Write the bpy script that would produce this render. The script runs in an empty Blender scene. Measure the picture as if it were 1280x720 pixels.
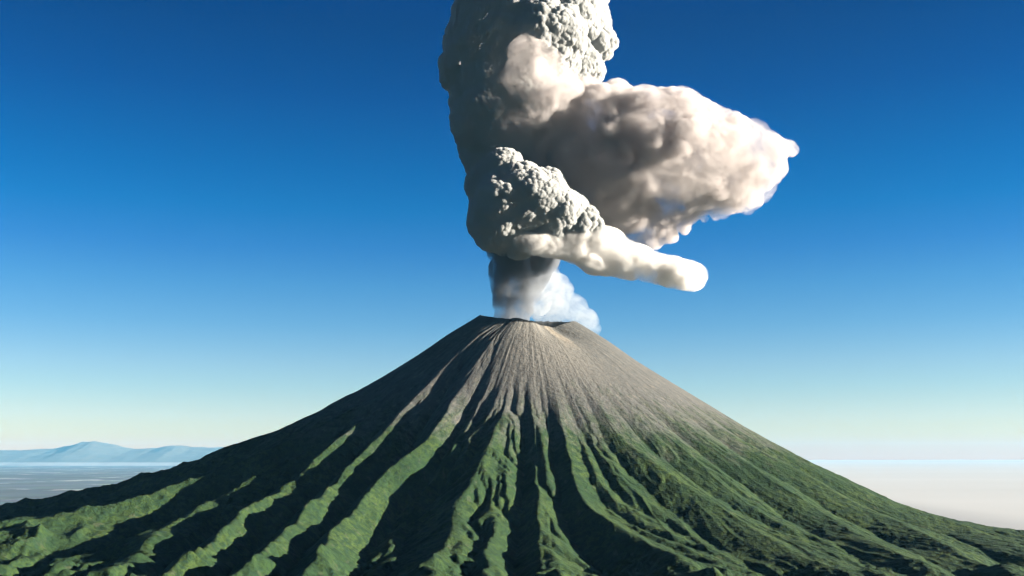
import bpy, math
import numpy as np
from mathutils import Vector

sc = bpy.context.scene
COL = sc.collection
rad = math.radians

# ------------------------------------------------------------------ frame of reference (metres)
F = 1372.0                      # focal length in photo pixels (1280 wide)
PITCH = rad(8.9)
ZC = 750.0                      # camera height above the coastal plain
D = 6000.0                      # distance to the volcano's axis
SUN_AZ, SUN_EL = rad(-5.0), rad(12.5)

def at(px, py, y=D):
    """world point seen at photo pixel (px,py) at depth y"""
    a, b = (px - 640.0) / F, (360.0 - py) / F
    dx, dy, dz = a, math.cos(PITCH) - b * math.sin(PITCH), math.sin(PITCH) + b * math.cos(PITCH)
    k = y / dy
    return np.array((dx * k, y, ZC + dz * k))
MPP = D / F                     # metres per photo pixel at the volcano
XA = float(at(661, 400)[0])     # axis of the cone
YA = D

# ------------------------------------------------------------------ numpy noise
def _hash(ix, iy, iz, seed):
    h = (ix.astype(np.int64) * 374761393 + iy.astype(np.int64) * 668265263 + iz.astype(np.int64) * 2147483647 + seed * 1274126177) & 0xffffffff
    h = ((h ^ (h >> 13)) * 1274126177) & 0xffffffff
    h = ((h ^ (h >> 16)) * 2246822519) & 0xffffffff
    return ((h ^ (h >> 15)) & 0xffffff).astype(np.float32) / float(0xffffff)

def vnoise(p, seed=0):
    """smooth value noise in -1..1, p is (N,3)"""
    i = np.floor(p); f = (p - i).astype(np.float32); i = i.astype(np.int64)
    u = f * f * f * (f * (f * 6 - 15) + 10)
    out = 0
    for dx in (0, 1):
        wx = u[:, 0] if dx else 1 - u[:, 0]
        for dy in (0, 1):
            wy = u[:, 1] if dy else 1 - u[:, 1]
            for dz in (0, 1):
                wz = u[:, 2] if dz else 1 - u[:, 2]
                out = out + _hash(i[:, 0] + dx, i[:, 1] + dy, i[:, 2] + dz, seed) * wx * wy * wz
    return out * 2 - 1

def vnoise2(x, y, seed=0):
    ix, iy = np.floor(x), np.floor(y)
    fx, fy = (x - ix).astype(np.float32), (y - iy).astype(np.float32)
    ix, iy = ix.astype(np.int64), iy.astype(np.int64)
    z = np.zeros_like(ix)
    ux = fx * fx * fx * (fx * (fx * 6 - 15) + 10); uy = fy * fy * fy * (fy * (fy * 6 - 15) + 10)
    a = _hash(ix, iy, z, seed); b = _hash(ix + 1, iy, z, seed)
    c = _hash(ix, iy + 1, z, seed); d = _hash(ix + 1, iy + 1, z, seed)
    return ((a * (1 - ux) + b * ux) * (1 - uy) + (c * (1 - ux) + d * ux) * uy) * 2 - 1

def fbm2(x, y, n, seed, ridged=False):
    s, a, t = 0, 1.0, 0
    for k in range(n):
        v = vnoise2(x * 2 ** k + 17.3 * k, y * 2 ** k - 9.1 * k, seed + k)
        if ridged: v = 1 - 2 * np.abs(v)
        s = s + a * v; t += a; a *= 0.5
    return s / t

def worley(p, seed=0):
    """distance to the nearest feature point, p in cell units"""
    i = np.floor(p).astype(np.int64)
    best = np.full(len(p), 9.0, np.float32)
    for dx in (-1, 0, 1):
        for dy in (-1, 0, 1):
            for dz in (-1, 0, 1):
                cx, cy, cz = i[:, 0] + dx, i[:, 1] + dy, i[:, 2] + dz
                fx = cx + _hash(cx, cy, cz, seed) - p[:, 0]
                fy = cy + _hash(cx, cy, cz, seed + 7) - p[:, 1]
                fz = cz + _hash(cx, cy, cz, seed + 13) - p[:, 2]
                best = np.minimum(best, (fx * fx + fy * fy + fz * fz).astype(np.float32))
    return np.sqrt(best)

def sstep(a, b, x):
    t = np.clip((x - a) / (b - a), 0, 1); return t * t * (3 - 2 * t)

# ------------------------------------------------------------------ helpers for objects and materials
def mesh_grid(name, X, Y, Z, smooth=True, wrap=False):
    """structured grid (rows, cols) -> mesh"""
    R, C = X.shape
    me = bpy.data.meshes.new(name)
    co = np.stack([X, Y, Z], -1).reshape(-1, 3).astype(np.float32)
    idx = np.arange(R * C).reshape(R, C)
    if wrap: idx = np.concatenate([idx, idx[:, :1]], 1)
    q = np.stack([idx[:-1, :-1], idx[:-1, 1:], idx[1:, 1:], idx[1:, :-1]], -1).reshape(-1, 4)
    me.vertices.add(len(co)); me.vertices.foreach_set('co', co.ravel())
    me.loops.add(q.size); me.loops.foreach_set('vertex_index', q.ravel().astype(np.int32))
    me.polygons.add(len(q)); me.polygons.foreach_set('loop_start', (np.arange(len(q)) * 4).astype(np.int32))
    me.update(calc_edges=True)
    me.polygons.foreach_set('use_smooth', np.full(len(q), smooth))
    o = bpy.data.objects.new(name, me); COL.objects.link(o)
    return o

def add_attr(o, name, vals):
    a = o.data.attributes.new(name, 'FLOAT', 'POINT'); a.data.foreach_set('value', vals.ravel().astype(np.float32))

def tag(o, label=None, cat=None, kind=None, group=None):
    if label: o['label'] = label
    if cat: o['category'] = cat
    if kind: o['kind'] = kind
    if group: o['group'] = group
    return o

class NT:
    def __init__(s, name):
        s.m = bpy.data.materials.new(name); s.m.use_nodes = True
        s.t = s.m.node_tree; s.t.nodes.clear(); s.out = s.t.nodes.new('ShaderNodeOutputMaterial')
    def n(s, typ, **kw):
        nd = s.t.nodes.new(typ)
        for k, v in kw.items():
            if k in nd.inputs.keys() if isinstance(k, str) else False: s.set(nd.inputs[k], v)
            else: setattr(nd, k, v)
        return nd
    def set(s, inp, v):
        if isinstance(v, bpy.types.NodeSocket): s.t.links.new(v, inp)
        else: inp.default_value = v
    def i(s, nd, key, v): s.set(nd.inputs[key], v); return nd
    def math(s, op, a, b=0.0, c=None):
        nd = s.n('ShaderNodeMath', operation=op); s.set(nd.inputs[0], a); s.set(nd.inputs[1], b)
        if c is not None: s.set(nd.inputs[2], c)
        return nd.outputs[0]
    def mix(s, f, a, b, mode='MIX'):
        nd = s.n('ShaderNodeMix', data_type='RGBA', blend_type=mode)
        s.set(nd.inputs[0], f); s.set(nd.inputs[6], a); s.set(nd.inputs[7], b)
        return nd.outputs[2]
    def noise(s, vec, scale, detail=4, rough=0.55, dist=0.0):
        nd = s.n('ShaderNodeTexNoise'); s.set(nd.inputs['Vector'], vec)
        nd.inputs['Scale'].default_value = scale; nd.inputs['Detail'].default_value = detail
        nd.inputs['Roughness'].default_value = rough; nd.inputs['Distortion'].default_value = dist
        return nd.outputs['Fac']
    def ramp(s, f, lo, hi):
        nd = s.n('ShaderNodeMapRange', clamp=True, interpolation_type='SMOOTHSTEP'); s.set(nd.inputs[0], f)
        s.set(nd.inputs[1], lo); s.set(nd.inputs[2], hi)
        return nd.outputs[0]
    def attr(s, name):
        return s.n('ShaderNodeAttribute', attribute_name=name).outputs['Fac']
    def pos(s): return s.n('ShaderNodeNewGeometry').outputs['Position']
    def vmul(s, v, k):
        nd = s.n('ShaderNodeVectorMath', operation='MULTIPLY'); s.set(nd.inputs[0], v); nd.inputs[1].default_value = k
        return nd.outputs[0]

def rgb(r, g, b): return (r, g, b, 1.0)

# ------------------------------------------------------------------ camera
cd = bpy.data.cameras.new('camera'); cam = bpy.data.objects.new('camera', cd); COL.objects.link(cam)
cam.location = (0, 0, ZC); cam.rotation_euler = (math.pi / 2 + PITCH, 0, 0)
cd.sensor_width = 36; cd.lens = 36 * F / 1280; cd.clip_start = 1; cd.clip_end = 400000
sc.camera = cam

# ------------------------------------------------------------------ sky and sun
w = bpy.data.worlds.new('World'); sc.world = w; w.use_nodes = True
nt = w.node_tree; nt.nodes.clear()
sky = nt.nodes.new('ShaderNodeTexSky'); sky.sky_type = 'NISHITA'; sky.sun_disc = False
sky.sun_elevation = SUN_EL; sky.sun_rotation = math.pi / 2 - SUN_AZ
sky.altitude = 1500; sky.air_density = 1.0; sky.dust_density = 0.4; sky.ozone_density = 3.0
bg = nt.nodes.new('ShaderNodeBackground'); wo = nt.nodes.new('ShaderNodeOutputWorld')
tc = nt.nodes.new('ShaderNodeTexCoord'); sx = nt.nodes.new('ShaderNodeSeparateXYZ')
nt.links.new(tc.outputs['Generated'], sx.inputs[0])
cr = nt.nodes.new('ShaderNodeValToRGB'); nt.links.new(sx.outputs['Z'], cr.inputs[0])
mul = nt.nodes.new('ShaderNodeMix'); mul.data_type = 'RGBA'; mul.blend_type = 'MULTIPLY'; mul.clamp_result = False
mul.inputs[0].default_value = 1.0
nt.links.new(sky.outputs[0], mul.inputs[6]); nt.links.new(cr.outputs[0], mul.inputs[7])
# sky dimmed behind and beside the camera to cut ambient light in the shadows
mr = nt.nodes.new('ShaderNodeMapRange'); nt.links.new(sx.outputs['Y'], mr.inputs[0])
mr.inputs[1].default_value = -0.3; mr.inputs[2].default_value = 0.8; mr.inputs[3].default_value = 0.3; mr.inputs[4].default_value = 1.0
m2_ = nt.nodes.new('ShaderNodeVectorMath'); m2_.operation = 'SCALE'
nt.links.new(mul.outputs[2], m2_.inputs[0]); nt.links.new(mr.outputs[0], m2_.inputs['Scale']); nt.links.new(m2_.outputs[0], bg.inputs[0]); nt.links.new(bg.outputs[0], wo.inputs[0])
bg.inputs[1].default_value = 0.05
GRADE = [(0.0, (1.10, .54, .27)), (1.0, (.002, .25, 1.0)), (.012, (1.11, .575, .28)), (.022, (1.06, .76, .53)), (.037, (1.01, .83, .73)), (.065, (.80, .80, .77)), (.085, (.70, .76, .79)),
         (.12, (.43, .67, .80)), (.154, (.26, .60, .80)), (.188, (.12, .50, .79)), (.222, (.02, .46, .76)), (.255, (.002, .40, .71)),
         (.288, (.002, .345, .65)), (.32, (.001, .285, .585)), (.38, (.001, .225, .475)), (.60, (.001, .22, .70))]
GRADE = [(p, tuple(v * .637 for v in c)) for p, c in GRADE]      # sky tint by elevation, made bluer overhead to cool the shadows
els = cr.color_ramp.elements
for k, (p, c) in enumerate(GRADE):
    e = els[k] if k < 2 else els.new(p)
    e.position = p; e.color = (*c, 1)
sd = bpy.data.lights.new('sun', 'SUN'); sun = bpy.data.objects.new('sun', sd); COL.objects.link(sun)
sd.energy = 5.0; sd.angle = rad(0.5); sd.color = (1.0, 0.90, 0.76)
sv = Vector((math.cos(SUN_EL) * math.cos(SUN_AZ), math.cos(SUN_EL) * math.sin(SUN_AZ), math.sin(SUN_EL)))
sun.rotation_euler = sv.to_track_quat('Z', 'Y').to_euler()
sun.location = sv * 9000

# ------------------------------------------------------------------ volcano
def zpx(py): return float(at(640, py)[2])
# silhouettes of the two flanks: distance from the axis in photo pixels, photo row
LEFT = [(0, 393), (57, 395), (140, 448), (234, 507), (300, 543), (348, 566), (416, 594), (504, 621), (598, 635), (660, 643)]
RIGHT = [(0, 399), (57, 399), (92, 425), (134, 454), (180, 483), (300, 559), (375, 598), (439, 631), (494, 646), (620, 673)]
def prof(tbl):
    r = [a * MPP for a, _ in tbl]; z = [zpx(b) for _, b in tbl]
    r += [3600, 4600, 6000, 8000, 12000]; e = z[-1]
    z += [e * .72, e * .44, e * .2, e * .06, -30]
    return np.array(r), np.array(z)
RL, ZL = prof(LEFT); RR, ZR = prof(RIGHT)
def _pch(x, xs, ys):
    # smooth monotone interpolation
    h = np.diff(xs); d = np.diff(ys) / h
    m = np.empty_like(ys); m[0] = d[0]; m[-1] = d[-1]; m[1:-1] = (d[:-1] + d[1:]) / 2
    k = np.clip(np.searchsorted(xs, x) - 1, 0, len(h) - 1)
    t = np.clip((x - xs[k]) / h[k], 0, 1)
    return ((2 * t**3 - 3 * t**2 + 1) * ys[k] + (t**3 - 2 * t**2 + t) * h[k] * m[k] + (-2 * t**3 + 3 * t**2) * ys[k + 1] + (t**3 - t**2) * h[k] * m[k + 1])
def base(theta, r):
    wl = 0.5 - 0.5 * np.cos(theta)
    def f(q): return _pch(q, RL, ZL) * wl + _pch(q, RR, ZR) * (1 - wl)
    return (f(np.maximum(r - 150, 0)) + 2 * f(r) + f(r + 150)) / 4 if np.max(r) > 600 else f(r)

def hit(px, py):
    """where the line of sight through a photo pixel meets the smooth cone: (theta, r)"""
    y = np.linspace(2200, 6400, 2000)
    p = np.array([at(px, py, 1.0)]) ; d = p[0] - np.array([0, 0, ZC])
    X = d[0] * y; Z = ZC + d[2] * y
    th = np.arctan2(y - YA, X - XA); r = np.hypot(X - XA, y - YA)
    below = np.nonzero(Z < base(th, r))[0]
    if len(below) == 0:
        k = int(np.argmin(Z - base(th, r)))
    else: k = below[0]
    return th[k], r[k]

# crest lines of the spurs as seen down the flanks; (strength of start, points)
CRESTS = [
 [(236, 600), (130, 633), (0, 655)],
 [(330, 575), (228, 617), (180, 635), (110, 652), (30, 668)],
 [(400, 560), (330, 595), (258, 632), (215, 660), (175, 688), (155, 720)],
 [(470, 515), (420, 562), (370, 600), (310, 650), (262, 690), (235, 720)],
 [(600, 412), (562, 452), (520, 500), (480, 548), (430, 600), (385, 650), (345, 690), (320, 720)],
 [(618, 420), (600, 450), (570, 500), (532, 562), (482, 605), (443, 640), (405, 690), (390, 720)],
 [(622, 470), (603, 520), (580, 555), (556, 600), (520, 640), (498, 690), (490, 720)],
 [(625, 500), (612, 560), (596, 600), (572, 640), (556, 680), (545, 720)],
 [(640, 480), (628, 540), (616, 575), (622, 610), (612, 645), (596, 690), (590, 720)],
 [(655, 470), (652, 530), (655, 560), (650, 600), (655, 640), (648, 680), (640, 720)],
 [(668, 470), (668, 520), (676, 560), (684, 610), (676, 645), (694, 680), (700, 720)],
 [(684, 450), (694, 500), (704, 550), (712, 600), (738, 645), (794, 682), (850, 712), (870, 722)],
 [(700, 440), (718, 490), (742, 550), (762, 600), (796, 636), (842, 676), (900, 712), (915, 722)],
 [(712, 440), (745, 500), (770, 540), (812, 577), (861, 611), (902, 641), (960, 676), (1040, 716)],
 [(722, 440), (765, 490), (812, 530), (862, 570), (930, 628), (980, 660), (1050, 700), (1090, 722)],
 [(730, 436), (786, 480), (850, 525), (906, 566), (960, 600), (1030, 645), (1110, 690), (1170, 722)],
 [(740, 432), (800, 470), (860, 507), (915, 545), (975, 580), (1035, 615), (1110, 652), (1200, 695), (1260, 722)],
 [(990, 574), (1060, 610), (1130, 640), (1200, 660), (1275, 690)],
]
CREST_W = [.4, 1, .5, .8, 1, 1, .2, .7, .5, .15, .55, 1, .2, .9, .2, .8, 1, .9]
START = [1200, 1100, 1000, 500, 250, 300, 500, 900, 700, 1000, 900, 750, 900, 500, 800, 600, 400, 1300]

def crest_tables(rg):
    rows = []
    for pts in CRESTS:
        hs = sorted([hit(*p)[::-1] for p in pts])
        rs = np.array([a for a, _ in hs]); ts = np.array([b for _, b in hs]); ts = np.where(ts > 1.6, ts - 2 * math.pi, ts)
        rows.append(np.interp(rg, rs, ts))
    A = np.array(rows)
    for k in range(1, len(A)): A[k] = np.maximum(A[k], A[k - 1] + 0.035)   # neighbours stay apart
    return A

def blur_t(a, n, wrap=True):
    """periodic box blur across the angle axis, twice"""
    for _ in range(2):
        p = np.concatenate([a[:, -n:], a, a[:, :n]], 1)
        c = np.cumsum(np.concatenate([np.zeros((len(a), 1)), p], 1), 1)
        a = (c[:, 2 * n + 1:] - c[:, :-2 * n - 1])[:, :a.shape[1]] / (2 * n + 1)
    return a

def eroded():
    """rain-cut relief of the cone: streams gather ring by ring down the flanks and cut in"""
    NC = 1500
    th = np.linspace(-math.pi, math.pi, NC, endpoint=False); dth = th[1] - th[0]
    r = np.linspace(260, 3500, 330); dr = r[1] - r[0]
    TH, R = np.meshgrid(th, r)
    b = base(TH.ravel(), R.ravel()).reshape(R.shape)
    A = crest_tables(r)                                   # (crest, ring)
    seed = np.full(R.shape, 0.0)
    first, last = A[0], A[-1]
    nb = 15
    back = [last + (first + 2 * math.pi - last) * ((k + 1) / (nb + 1)) for k in range(nb)]
    AA = np.vstack([A, back, first + 2 * math.pi])
    meander = (28 * fbm2((np.cos(TH) * R / 330 + 4).ravel(), (np.sin(TH) * R / 330).ravel(), 3, 77).reshape(R.shape) * sstep(500, 1400, R)) / R
    for i in range(len(r)):
        x = th + meander[i]
        x = np.where(x < AA[0, i], x + 2 * math.pi, x)
        k = np.clip(np.searchsorted(AA[:, i], x) - 1, 0, len(AA) - 2)
        lo, hi = AA[k, i], AA[k + 1, i]
        u = (x - lo) / (hi - lo); t = 1 - np.abs(2 * u - 1)
        st = np.array(START + [900] * nb + [START[0]], float)
        s = sstep(st * .7, st * 1.3, r[i]); near = np.where(u < .5, s[k], s[k + 1])
        w = (hi - lo) * r[i]
        W_ = np.array(CREST_W + [.3 + .7 * ((q * 7) % 3) / 2 for q in range(nb)] + [CREST_W[0]])
        wk = np.where(u < .5, W_[k], W_[k + 1])
        full = 45 + 60 * sstep(900, 2300, r[i])
        dep = np.minimum(w * .30, full)
        seed[i] = -(full * (1 - wk) * .8 * (1 - t) + dep * t) * (.2 + .8 * near)
    n1 = fbm2((np.cos(TH) * R / 300).ravel(), (np.sin(TH) * R / 300).ravel(), 5, 5).reshape(R.shape)
    n2 = fbm2((TH * 34).ravel(), (R / 500).ravel(), 4, 8).reshape(R.shape)
    n3 = fbm2((np.cos(TH) * R / 700).ravel(), (np.sin(TH) * R / 700).ravel(), 2, 15).reshape(R.shape)
    start = sstep(300, 1300, R)
    n4 = fbm2((np.cos(TH) * R / 110).ravel(), (np.sin(TH) * R / 110).ravel(), 4, 19, True).reshape(R.shape)
    z = b + seed * start + 23 * n1 * start + 5 * n2 * (.3 + .7 * start) + 9 * n4 * start
    z0 = z.copy()
    cell = R * dth * dr
    offs = (-3, -2, -1, 0, 1, 2, 3)
    jj = np.arange(NC)
    K = 0.022; DT = 1.0
    for it in range(70):
        rec = np.empty((len(r) - 1, NC), int); dist = np.empty((len(r) - 1, NC))
        for i in range(len(r) - 1):
            zn = z[i + 1]; best = None
            sl = []
            for o in offs:
                d = math.hypot(dr, o * dth * r[i])
                if abs(o) > 1 and abs(o) * dth * r[i] > 1.6 * dr: sl.append(np.full(NC, -9.0)); continue
                sl.append((z[i] - np.roll(zn, -o)) / d)
            sl = np.array(sl); q = sl.argmax(0); of = np.array(offs)[q]
            rec[i] = (jj + of) % NC; dist[i] = np.hypot(dr, of * dth * r[i])
        Ar = cell.copy()
        for i in range(len(r) - 1):
            Ar[i + 1] += np.bincount(rec[i], weights=Ar[i], minlength=NC)
        z[-1] -= 0.25
        for i in range(len(r) - 2, -1, -1):
            k = K * DT * np.maximum(Ar[i] ** 0.5 - 5, 0) / dist[i]
            tgt = z[i + 1][rec[i]]
            z[i] = np.where(z[i] > tgt, (z[i] + k * tgt) / (1 + k), z[i])
        # slopes creep and slump
        for _ in range(2):
            dl = (np.roll(z, 1, 1) - z) / (R * dth); drr = (np.roll(z, -1, 1) - z) / (R * dth)
            fl = np.clip(np.abs(dl) - .72, 0, 1) * np.sign(dl); fr = np.clip(np.abs(drr) - .72, 0, 1) * np.sign(drr)
            z = z + 0.3 * (fl + fr) * (R * dth)
            z[1:-1] += 0.015 * (z[:-2] + z[2:] - 2 * z[1:-1])
            z += 0.015 * np.clip(6 / (R * dth), .3, 2) * (np.roll(z, 1, 1) + np.roll(z, -1, 1) - 2 * z)
    an = z - b
    wide = blur_t(an, 95)
    an = an - wide
    an -= 0.6 * np.sqrt(blur_t(an ** 2, 95))
    return th, r, an

def cubic_up(a, n, axis):
    """resample to n samples along an axis with Catmull-Rom; the angle axis is periodic"""
    a = np.moveaxis(a, axis, 0); m = len(a)
    x = np.arange(n) * (m / n if axis == 1 else (m - 1) / (n - 1)); i = np.floor(x).astype(int); t = (x - i)[:, None]
    g = (lambda k: a[k % m]) if axis == 1 else (lambda k: a[np.clip(k, 0, m - 1)])
    p0, p1, p2, p3 = g(i - 1), g(i), g(i + 1), g(i + 2)
    o = p1 + 0.5 * t * (p2 - p0 + t * (2 * p0 - 5 * p1 + 4 * p2 - p3 + t * (3 * (p1 - p2) + p3 - p0)))
    return np.moveaxis(o, 0, axis)

def build_volcano():
    te, re_, an = eroded()
    NCF = 3000
    fine_r = np.linspace(260, 3500, 760)
    anf = cubic_up(cubic_up(an, NCF, 1), 760, 0)
    tfull = te[0] + np.arange(NCF) * (2 * math.pi / NCF)
    keep = np.concatenate([np.arange(0, NCF // 2 + 60), np.arange(NCF // 2 + 60, NCF, 6)])    # fine towards the viewer's side
    tf = tfull[keep]; anf = anf[:, keep]
    inner = np.linspace(1, 260, 60, endpoint=False); outer = np.geomspace(3520, 12000, 50)
    rr = np.concatenate([inner, fine_r, outer])
    an = np.concatenate([np.repeat(anf[:1], len(inner), 0) * 0, anf, anf[-1:] * np.exp(-(outer - 3500) / 1500)[:, None]], 0)
    TH, R = np.meshgrid(tf, rr); sh = TH.shape
    th, r, an = TH.ravel(), R.ravel(), an.ravel()
    cx, cy = np.cos(th), np.sin(th); wx, wy = cx * r, cy * r
    tdeg = np.degrees(th)
    g_top = .05 + .60 * (1 - sstep(-116, -102, tdeg)) * (tdeg > -175)
    g_side = 1 - .66 * sstep(-98, -70, tdeg) * (1 - sstep(10, 40, tdeg))      # the sunward flank is cut less deeply
    an = an * sstep(255, 420, r) * (g_top + (1 - g_top) * sstep(750, 1550, r)) * g_side
    # fine straight rills on the bare ash cone
    rill = fbm2(th * 26 + 0.3 * fbm2(th * 6, r / 300, 2, 61), r / 620, 4, 62, True)
    rill2 = fbm2(th * 75, r / 300, 3, 67, True)
    up = sstep(240, 480, r) * (1 - 0.8 * sstep(900, 1700, r))
    add = (1.2 * rill * np.clip(r / 700, .4, 1.3) + .15 * rill2) * up
    low = sstep(1000, 1700, r)
    add += low * (3.0 * fbm2(wx / 75, wy / 75, 4, 51, True) + 1.2 * fbm2(wx / 17, wy / 17, 2, 71))
    rib = fbm2(th * 24 + .5 * fbm2(wx / 300, wy / 300, 2, 91), r / 900, 4, 92, True)
    add += 6.5 * rib * sstep(900, 1500, r) * np.clip(r / 1800, .5, 1.3) * (.45 + .55 * sstep(-95, -70, tdeg))
    add += 19 * fbm2(wx / 165 + 3, wy / 165, 4, 97, True) * sstep(1300, 1900, r) * (1 - .85 * sstep(-115, -98, tdeg))
    # rough hummocks at the foot
    foot = sstep(2350, 2800, r) * (1 - sstep(4500, 8000, r))
    add += 60 * (fbm2(wx / 330, wy / 330, 5, 41, True) - .35) * foot
    add *= sstep(250, 330, r)
    z = base(th, r) + an + add
    # crater: high western lip, low notch on the near side, dark far wall
    rim_r = 250 + 14 * np.sin(2 * th + 1) + 9 * fbm2(cx * 3, cy * 3, 3, 81)
    adeg = np.degrees(np.where(th > 2.5, th - 2 * math.pi, th))
    row = np.interp(adeg, [-217, -200, -180, -150, -120, -104, -97, -85, -75, -60, -45, -20, 0, 30, 90, 143], [398, 395, 393, 395, 398, 397, 399, 401, 406, 409, 405, 401, 402, 402, 401, 398])
    el = PITCH + np.arctan((360 - row) / F)
    zr = ZC + np.tan(el) * (D + rim_r * np.sin(th)) + 3 * fbm2(cx * 9, cy * 9, 3, 83)
    ins = np.clip((rim_r - r) / rim_r, 0, 1)
    zin = zr - 190 * np.clip(ins * 2.1, 0, 1) ** 0.75 + 8 * fbm2(wx / 40, wy / 40, 3, 85)
    k_ = sstep(rim_r, 620, r)
    zout = (zr - (r - rim_r) * 0.60 + an + add * .8) * (1 - k_) + z * k_
    z = np.where(r < rim_r, np.minimum(zin, zr), np.where(r < 700, zout, z))
    X, Y = XA + wx, YA + wy
    o = mesh_grid('volcano', X.reshape(sh)[:, ::-1], Y.reshape(sh)[:, ::-1], z.reshape(sh)[:, ::-1], wrap=True)
    fl = lambda v: v.reshape(sh)[:, ::-1]
    add_attr(o, 'rdist', fl(r)); add_attr(o, 'theta', fl(th)); add_attr(o, 'relief', fl(an))
    return o
volcano = build_volcano()
tag(volcano, 'tall steep volcano with bare grey ash summit and deeply gullied green flanks', 'volcano', 'structure')

def mat_volcano():
    g = NT('volcano_ground')
    pos = g.pos(); rd = g.attr('rdist'); th = g.attr('theta'); val = g.attr('relief')
    comb = g.n('ShaderNodeCombineXYZ')
    g.set(comb.inputs[0], g.math('MULTIPLY', th, 9.0)); g.set(comb.inputs[1], g.math('MULTIPLY', rd, 1 / 420.0))
    radial = comb.outputs[0]
    streak = g.noise(radial, 3.0, 5, 0.6)
    streak2 = g.noise(radial, 8.0, 3, 0.5)
    patch = g.noise(pos, 1 / 260.0, 5, 0.6)
    fine = g.noise(pos, 1 / 28.0, 5, 0.65)
    trees = g.noise(pos, 1 / 9.0, 3, 0.6)
    # bare ash
    ash = g.mix(g.ramp(streak, .3, .7), rgb(0.0585, 0.0603, 0.0592), rgb(0.0826, 0.0832, 0.0784))
    ash = g.mix(g.math('MULTIPLY', g.ramp(streak2, .52, .70), .6), ash, rgb(0.1204, 0.1134, 0.0962))
    ash = g.mix(g.math('MULTIPLY', g.ramp(fine, .45, .75), .35), ash, rgb(0.0372, 0.0388, 0.0385))
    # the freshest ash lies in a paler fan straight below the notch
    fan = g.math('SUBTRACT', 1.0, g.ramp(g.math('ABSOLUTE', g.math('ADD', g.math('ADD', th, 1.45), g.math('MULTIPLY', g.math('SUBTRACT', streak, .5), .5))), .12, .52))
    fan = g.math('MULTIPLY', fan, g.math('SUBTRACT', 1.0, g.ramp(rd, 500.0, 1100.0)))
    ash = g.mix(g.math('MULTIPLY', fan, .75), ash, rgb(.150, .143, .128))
    chute = g.math('SUBTRACT', 1.0, g.ramp(g.math('ABSOLUTE', g.math('ADD', g.math('ADD', th, 1.17), g.math('MULTIPLY', g.math('SUBTRACT', fine, .5), .25))), .03, .10))
    chute = g.math('MULTIPLY', chute, g.math('SUBTRACT', 1.0, g.ramp(rd, 330.0, 620.0)))
    ash = g.mix(g.math('MULTIPLY', chute, .8), ash, rgb(.24, .21, .165))
    # vegetation
    grass = g.mix(g.ramp(patch, .35, .65), rgb(0.0151, 0.0346, 0.0121), rgb(0.0330, 0.0545, 0.0146))
    grass = g.mix(g.ramp(fine, .40, .62), grass, rgb(0.0101, 0.0250, 0.0114))
    grass = g.mix(g.math('MULTIPLY', g.ramp(trees, .48, .64), .6), grass, rgb(0.0079, 0.0184, 0.0097))
    grass = g.mix(g.math('MULTIPLY', g.ramp(streak2, .60, .72), .45), grass, rgb(0.0574, 0.0626, 0.0364))
    # the green climbs up between r=1500 and r=800, further in streaks
    lim = g.math('ADD', rd, g.math('MULTIPLY', g.math('SUBTRACT', streak, .5), 1100.0))
    lim = g.math('ADD', lim, g.math('MULTIPLY', g.math('SUBTRACT', fine, .5), 500.0))
    veg = g.ramp(lim, 900.0, 1500.0)
    c = g.mix(veg, ash, grass)
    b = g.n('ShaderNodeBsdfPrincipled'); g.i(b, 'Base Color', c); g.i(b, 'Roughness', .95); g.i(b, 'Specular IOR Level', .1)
    bh = g.math('ADD', g.math('MULTIPLY', fine, 6.0), g.math('MULTIPLY', g.math('MULTIPLY', trees, veg), 4.0))
    bh = g.math('ADD', bh, g.math('MULTIPLY', streak2, 1.5))
    bp = g.n('ShaderNodeBump'); bp.inputs['Strength'].default_value = 1.0; bp.inputs['Distance'].default_value = 1.0
    g.set(bp.inputs['Height'], bh); g.set(b.inputs['Normal'], bp.outputs[0])
    g.t.links.new(b.outputs[0], g.out.inputs[0])
    return g.m
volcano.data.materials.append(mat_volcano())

# ------------------------------------------------------------------ plain, far mountains
rr = np.concatenate([[10], np.geomspace(4000, 190000, 120)]); tt_ = np.linspace(0, 2 * math.pi, 240, endpoint=False)
T, R = np.meshgrid(tt_, rr)
X = R * np.cos(T); Y = 6000 + R * np.sin(T)
Z = 10 * fbm2((X / 2500).ravel(), (Y / 2500).ravel(), 3, 90).reshape(X.shape) * (R > 5000)
plain = mesh_grid('ground', X, Y, Z, wrap=True)
tag(plain, kind='structure')
g = NT('plain_fields'); pos = g.pos()
f1 = g.noise(g.vmul(pos, (1, 1, 0)), 1 / 5200.0, 6, .6); f2 = g.noise(g.vmul(pos, (1, .6, 0)), 1 / 2600.0, 6, .65)
vor = g.n('ShaderNodeTexVoronoi'); g.set(vor.inputs['Vector'], pos); vor.inputs['Scale'].default_value = 1 / 700.0
c = g.mix(g.ramp(f1, .42, .60), rgb(.006, .028, .048), rgb(.030, .062, .082))
c = g.mix(g.math('MULTIPLY', g.ramp(f2, .54, .62), .85), c, rgb(.22, .25, .26))
c = g.mix(.25, c, vor.outputs['Color'], 'SOFT_LIGHT')
b = g.n('ShaderNodeBsdfPrincipled'); g.i(b, 'Base Color', c); g.i(b, 'Roughness', .95)
g.t.links.new(b.outputs[0], g.out.inputs[0]); plain.data.materials.append(g.m)

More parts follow.
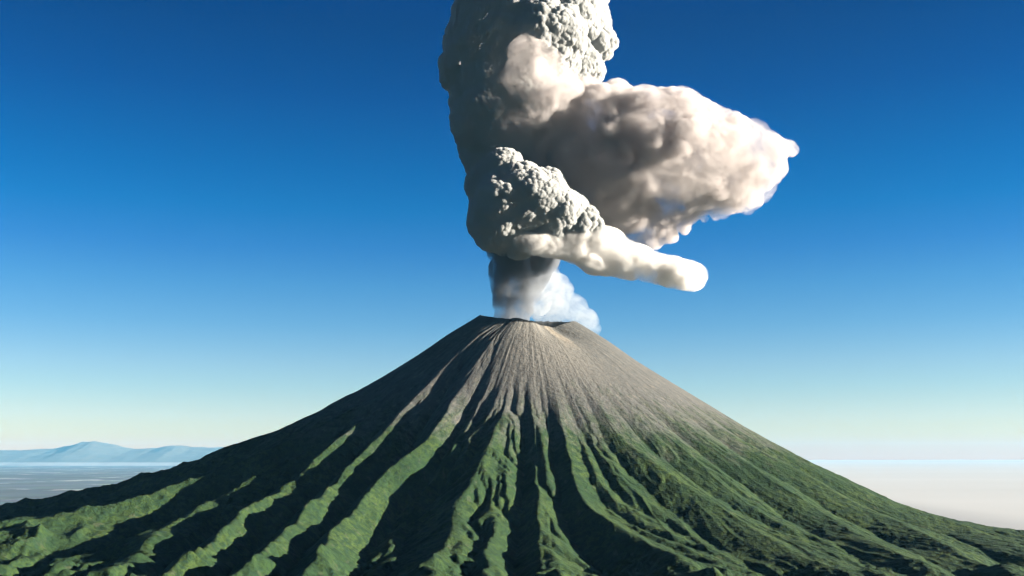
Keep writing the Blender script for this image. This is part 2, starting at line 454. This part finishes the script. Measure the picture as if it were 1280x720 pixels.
def mountain(name, pts, y, depth, seed):
    """a range with its skyline through the given pixels at distance y"""
    P = np.array([at(a, b, y) for a, b in pts])
    xs = np.linspace(P[0, 0], P[-1, 0], 420); v = np.linspace(-1, 1, 60)
    X, V = np.meshgrid(xs, v); Y = y + V * depth
    top = np.interp(X, P[:, 0], P[:, 2])
    n = fbm2((X / 5000).ravel(), (Y / 5000).ravel(), 6, seed, True).reshape(X.shape)
    Z = top * (1 - np.abs(V)) ** 1.1 * (1 + .10 * n * np.abs(V)) + 0.07 * top * n * (1 - np.abs(V)) - 8
    return mesh_grid(name, X, Y, Z)
g = NT('far_rock'); b = g.n('ShaderNodeBsdfPrincipled'); pos = g.pos()
g.i(b, 'Base Color', g.mix(g.noise(pos, 1 / 1500., 5, .6), rgb(.025, .035, .030), rgb(.085, .080, .065))); g.i(b, 'Roughness', .95)
g.t.links.new(b.outputs[0], g.out.inputs[0]); farm = g.m
MT = [(-90, 566), (0, 563), (30, 562), (70, 561), (90, 557), (105, 552), (118, 550), (132, 553), (150, 558), (168, 561), (195, 560), (210, 557), (224, 556), (240, 558), (275, 559), (320, 561), (420, 566)]
m1 = mountain('distant_mountain_range', MT, 160000, 16000, 101); m1.data.materials.append(farm); tag(m1, kind='structure')

# pale fog sea over the lowland to the right, and a mist strip at the foot of the far range
def fog(name, xs, ys, top, edge, seed, sc_, lift, far=False):
    X, Y = np.meshgrid(xs, ys)
    n = fbm2((X / sc_).ravel(), (Y / sc_).ravel(), 4, seed).reshape(X.shape)
    ex = np.minimum(sstep(xs[0], xs[0] + edge, X), 1 - sstep(xs[-1] - edge, xs[-1], X)) * np.minimum(sstep(ys[0], ys[0] + edge, Y), 1 - sstep(ys[-1] - edge, ys[-1], Y))
    Z = top * np.clip(ex * 1.5 + .5 * n - .35, -.2, 1.0) + lift * n
    if far: Z = Z + (600 + 60 * n) * np.clip((np.hypot(X, Y) - 15000) / 160000, 0, 1) ** 1.3
    return mesh_grid(name, X, Y, Z)
g = NT('fog_top'); b = g.n('ShaderNodeBsdfPrincipled'); pos = g.pos()
g.i(b, 'Base Color', g.mix(g.noise(g.vmul(pos, (.3, 1, 0)), 1 / 6000., 4, .5), rgb(.36, .37, .365), rgb(.45, .46, .455))); g.i(b, 'Roughness', 1.0); g.i(b, 'Specular IOR Level', 0.0)
g.t.links.new(b.outputs[0], g.out.inputs[0])
fs_ = fog('fog_sea', np.linspace(2500, 150000, 300), 6000 + np.concatenate([-np.geomspace(9000, 300, 30), np.geomspace(300, 180000, 170)]), 120, 4000, 111, 9000, 12, True)
fs_.data.materials.append(g.m); fogm = g.m; tag(fs_, kind='stuff')

zt = float(at(200, 578.0, 150000)[2])
ms = fog('mist_strip', np.linspace(-110000, -30000, 260), np.linspace(143000, 158000, 40), zt, 3000, 131, 6000, 25)
g = NT('mist_top'); b = g.n('ShaderNodeBsdfPrincipled'); g.i(b, 'Base Color', rgb(.24, .25, .26)); g.i(b, 'Roughness', 1.0); g.i(b, 'Specular IOR Level', 0.0)
g.t.links.new(b.outputs[0], g.out.inputs[0]); ms.data.materials.append(g.m); tag(ms, kind='stuff')

# ------------------------------------------------------------------ smoke bodies: lumps fused to one skin, then billowed
def ico(sub=3):
    import bmesh
    bm = bmesh.new(); bmesh.ops.create_icosphere(bm, subdivisions=sub, radius=1)
    v = np.array([x.co[:] for x in bm.verts]); f = np.array([[a.index for a in x.verts] for x in bm.faces]); bm.free()
    return v, f
IV, IF = ico(4)

def remesh(me, voxel, smooth_it):
    tmp = bpy.data.objects.new('tmp', me); COL.objects.link(tmp)
    md = tmp.modifiers.new('r', 'REMESH'); md.mode = 'VOXEL'; md.voxel_size = voxel
    if smooth_it:
        s = tmp.modifiers.new('s', 'SMOOTH'); s.iterations = smooth_it; s.factor = .5
    dg = bpy.context.evaluated_depsgraph_get(); dg.update()
    m2 = bpy.data.meshes.new_from_object(tmp.evaluated_get(dg))
    bpy.data.objects.remove(tmp); bpy.data.meshes.remove(me)
    return m2

def body(name, lumps, voxel, smooth_it, octaves, seed, again=()):
    """lumps (px, py, radius px, depth offset m) are fused into one skin, which is then billowed:
    octaves (cell m, height m); a negative cell gives soft swells instead of round puffs;
    after the octaves listed in 'again' the skin is fused anew so that it never folds into itself"""
    vs, fs, n = [], [], 0
    for px, py, rp, dy in lumps:
        c = at(px, py, D + dy); rm = rp * (D + dy) / F
        vs.append(IV * rm + c); fs.append(IF + n); n += len(IV)
    vs = np.vstack(vs); fs = np.vstack(fs)
    me = bpy.data.meshes.new('tmp'); me.from_pydata(vs.tolist(), [], fs.tolist())
    m2 = remesh(me, voxel, smooth_it)
    for k, (cell, amp) in enumerate(octaves):
        N = len(m2.vertices); co = np.empty(N * 3, np.float32); nm = np.empty(N * 3, np.float32)
        m2.vertices.foreach_get('co', co); m2.vertex_normals.foreach_get('vector', nm)
        p = co.reshape(-1, 3); nn = nm.reshape(-1, 3)
        q = p / abs(cell)
        q = q + 0.35 * np.stack([vnoise(q * 0.9 + 5.1, seed + k), vnoise(q * 0.9 + 9.7, seed + k + 3), vnoise(q * 0.9 + 1.3, seed + k + 6)], 1)
        if cell > 0: h = amp * (0.62 - np.clip(worley(q, seed + 31 * k), 0, 1.05) ** 2)
        else: h = amp * vnoise(q * 1.6, seed + 17 * k)
        # billows come in patches of different vigour
        h = h * (0.75 + 0.55 * vnoise(p / (abs(cell) * 3.1), seed + 5 * k))
        p = p + nn * h[:, None]
        m2.vertices.foreach_set('co', p.astype(np.float32).ravel()); m2.update()
        if k in again: m2 = remesh(m2, voxel, 1)
    m2.polygons.foreach_set('use_smooth', np.ones(len(m2.polygons), bool))
    m2.name = name
    o = bpy.data.objects.new(name, m2); COL.objects.link(o)
    print(name, len(m2.vertices))
    return o

def mat_ash(name, c1, c2, bump=3.0):
    g = NT(name); pos = g.pos()
    n1 = g.noise(pos, 1 / 120., 4, .6); n2 = g.noise(pos, 1 / 16., 5, .7)
    c = g.mix(g.ramp(n1, .35, .65), rgb(*c1), rgb(*c2))
    b = g.n('ShaderNodeBsdfPrincipled'); g.i(b, 'Base Color', c); g.i(b, 'Roughness', 1.0); g.i(b, 'Specular IOR Level', 0.0)
    bp = g.n('ShaderNodeBump'); bp.inputs['Distance'].default_value = bump; g.set(bp.inputs['Height'], n2)
    g.set(b.inputs['Normal'], bp.outputs[0])
    g.t.links.new(b.outputs[0], g.out.inputs[0]); return g.m

def mat_vol(name, col, dens, aniso=0.2):
    g = NT(name); v = g.n('ShaderNodeVolumePrincipled')
    g.i(v, 'Color', rgb(*col)); g.i(v, 'Density', dens); g.i(v, 'Anisotropy', aniso)
    g.t.links.new(v.outputs[0], g.out.inputs['Volume']); return g.m

def mat_cloudy(name, col, lo, hi, cell, aniso=0.2, c0=.42, c1=.62, squash=1.0):
    g = NT(name); pos = g.vmul(g.pos(), (1, 1, squash))
    n = g.noise(pos, 1.0 / cell, 4, .6, .6)
    v = g.n('ShaderNodeVolumePrincipled')
    g.i(v, 'Color', rgb(*col)); g.i(v, 'Anisotropy', aniso)
    k = g.ramp(n, c0, c1)
    g.i(v, 'Density', g.math('MULTIPLY_ADD', k, hi - lo, lo))
    g.t.links.new(v.outputs[0], g.out.inputs['Volume']); return g.m

ash_v = mat_vol('grey_ash_air', (.625, .635, .63), 0.30, 0.0)
neck_m = mat_ash('ash_neck', (.16, .15, .14), (.24, .21, .19))

upper = body('eruption_column', [
    (662, -80, 92, 120), (700, -30, 60, 60), (612, -30, 42, 60), (668, 0, 84, 80), (650, 66, 90, 60), (640, 125, 76, 40), (640, 175, 62, 60), (645, 215, 48, 60), (655, 250, 40, 60),
    (718, 30, 40, 0), (745, 54, 19, 0), (722, 78, 28, 0), (600, 20, 30, -60), (585, 90, 26, -40), (700, 10, 40, -120), (680, 50, 50, -180), (610, 150, 40, -120), (594, 165, 18, -140)],
    5.5, 8, [(-420, 60), (200, 70), (90, 44), (42, 27), (21, 12)], 11, (1, 2))
upper.data.materials.append(ash_v)
tag(upper, 'tall dense grey ash column with lumpy cauliflower billows, sunlit on its upper right side', 'ash column')

lower = body('ash_billow', [
    (632, 212, 24, -380), (640, 246, 44, -360), (627, 274, 42, -340), (672, 252, 42, -380), (700, 266, 32, -390), (728, 280, 19, -390), (645, 290, 28, -340), (690, 285, 24, -380), (610, 235, 26, -320), (744, 284, 10, -390)],
    4.5, 4, [(-220, 24), (110, 30), (56, 27), (29, 17), (15, 7)], 23, (1, 2))
lower.data.materials.append(ash_v)
tag(lower, 'lower ash billow of small tight cauliflower knobs in front of the tall column', 'ash cloud')

neck = body('ash_jet', [
    (640, 300, 34, -180), (672, 306, 30, -200), (650, 322, 34, -120), (676, 322, 24, -120), (640, 340, 27, -60), (664, 342, 24, -60), (637, 358, 23, -30), (655, 362, 20, -30), (636, 376, 21, 0), (650, 382, 16, 0), (637, 395, 20, 0), (645, 402, 16, 0), (640, 415, 24, 0), (642, 432, 24, 0)],
    5.0, 10, [(-150, 20), (80, 20), (38, 11), (18, 5)], 37, (1,))
neck.data.materials.append(mat_cloudy('dark_ash_air', (.30, .32, .35), 0.006, 0.050, 80, squash=.45))
tag(neck, 'narrow dark ash jet rising straight out of the crater', 'ash jet')

tongue = body('ash_tongue', [
    (656, 303, 15, -440), (666, 304, 17, -440), (680, 305, 18, -435), (694, 306, 19, -425), (708, 306, 23, -405), (722, 308, 26, -380), (736, 310, 28, -355), (750, 313, 29, -325), (765, 317, 28, -315),
    (780, 321, 27, -310), (795, 326, 25, -305), (810, 332, 23, -300), (825, 336, 22, -295), (840, 340, 22, -290), (852, 343, 21, -285), (864, 345, 21, -280)],
    6.0, 60, [(-260, 26), (110, 20), (44, 6), (20, 3)], 41, (1,))
tongue.data.materials.append(mat_cloudy('pale_ash_air', (.84, .83, .815), 0.006, 0.070, 110))
tag(tongue, 'smooth cream white tongue of ash drifting right with a rounded end', 'ash cloud')

drift = body('ash_cloud', [
    (664, 80, 20, -330), (682, 90, 20, -320), (690, 110, 30, -280), (650, 115, 26, -200), (640, 160, 44, -60), (690, 160, 52, -80), (740, 165, 50, -90), (665, 200, 50, -40), (710, 215, 55, -60), (735, 245, 45, -60), (770, 175, 58, -100), (765, 215, 58, -80), (790, 240, 50, -80),
    (810, 175, 58, -140), (820, 215, 58, -120), (835, 250, 44, -100), (850, 180, 56, -160), (860, 215, 52, -140), (885, 195, 50, -160), (880, 232, 42, -140), (915, 195, 42, -160), (905, 225, 38, -140), (940, 192, 34, -160), (935, 222, 28, -140), (962, 186, 26, -160), (980, 183, 18, -160), (990, 186, 12, -160),
    (955, 215, 20, -140), (832, 278, 24, -60), (815, 290, 18, -60), (870, 262, 22, -80), (850, 270, 22, -80), (900, 250, 22, -100), (740, 128, 18, -120), (770, 130, 20, -120), (800, 140, 25, -140), (850, 145, 24, -160),
    (792, 296, 9, -60), (812, 302, 11, -60), (842, 299, 9, -60), (862, 290, 9, -70), (884, 281, 9, -80), (906, 272, 8, -90), (930, 256, 10, -120), (950, 244, 9, -130), (968, 232, 8, -140), (975, 212, 9, -150)],
    7.0, 150, [(-520, 90), (210, 64), (-120, 28), (90, 30), (42, 14), (20, 7)], 53, (1, 3))
drift.data.materials.append(mat_cloudy('brown_ash_air', (.66, .625, .615), 0.003, 0.038, 190))
tag(drift, 'broad soft brownish ash cloud fanning out to the right of the column', 'ash cloud')

steam = body('steam_cloud', [
    (690, 385, 26, 260), (712, 388, 22, 260), (732, 402, 15, 260), (743, 412, 7, 260), (680, 352, 22, 150), (692, 365, 24, 200), (668, 375, 22, 120), (678, 332, 22, 0), (664, 352, 18, 0), (690, 405, 20, 260)],
    6.0, 4, [(90, 22), (40, 10), (20, 4)], 67)
steam.data.materials.append(mat_cloudy('steam_air', (.62, .64, .65), 0.0014, 0.008, 100))
tag(steam, 'thin white steam puff spilling over the crater rim to the right', 'steam cloud')

# ------------------------------------------------------------------ air
import bmesh
bm = bmesh.new(); bmesh.ops.create_cube(bm, size=1)
bx = (400000, 400000, 3900)
for v in bm.verts: v.co = Vector((v.co.x * bx[0], v.co.y * bx[1] + 6000, (v.co.z + .5) * bx[2] - 60))
me = bpy.data.meshes.new('haze'); bm.to_mesh(me); bm.free()
haze = bpy.data.objects.new('haze', me); COL.objects.link(haze); haze['kind'] = 'stuff'
me.materials.append(mat_vol('haze_air', (.18, .53, .84), 0.24e-5, 0.0))

# ------------------------------------------------------------------ render settings
sc.view_settings.view_transform = 'Standard'; sc.view_settings.look = 'None'; sc.view_settings.exposure = 2.6; sc.view_settings.gamma = 1
cy = sc.cycles
cy.use_denoising = True; cy.denoiser = 'OPENIMAGEDENOISE'
cy.volume_step_rate = 1.0; cy.volume_max_steps = 256
cy.max_bounces = 12; cy.volume_bounces = 8; cy.diffuse_bounces = 2; cy.transparent_max_bounces = 32
cy.use_adaptive_sampling = True; cy.adaptive_threshold = 0.02
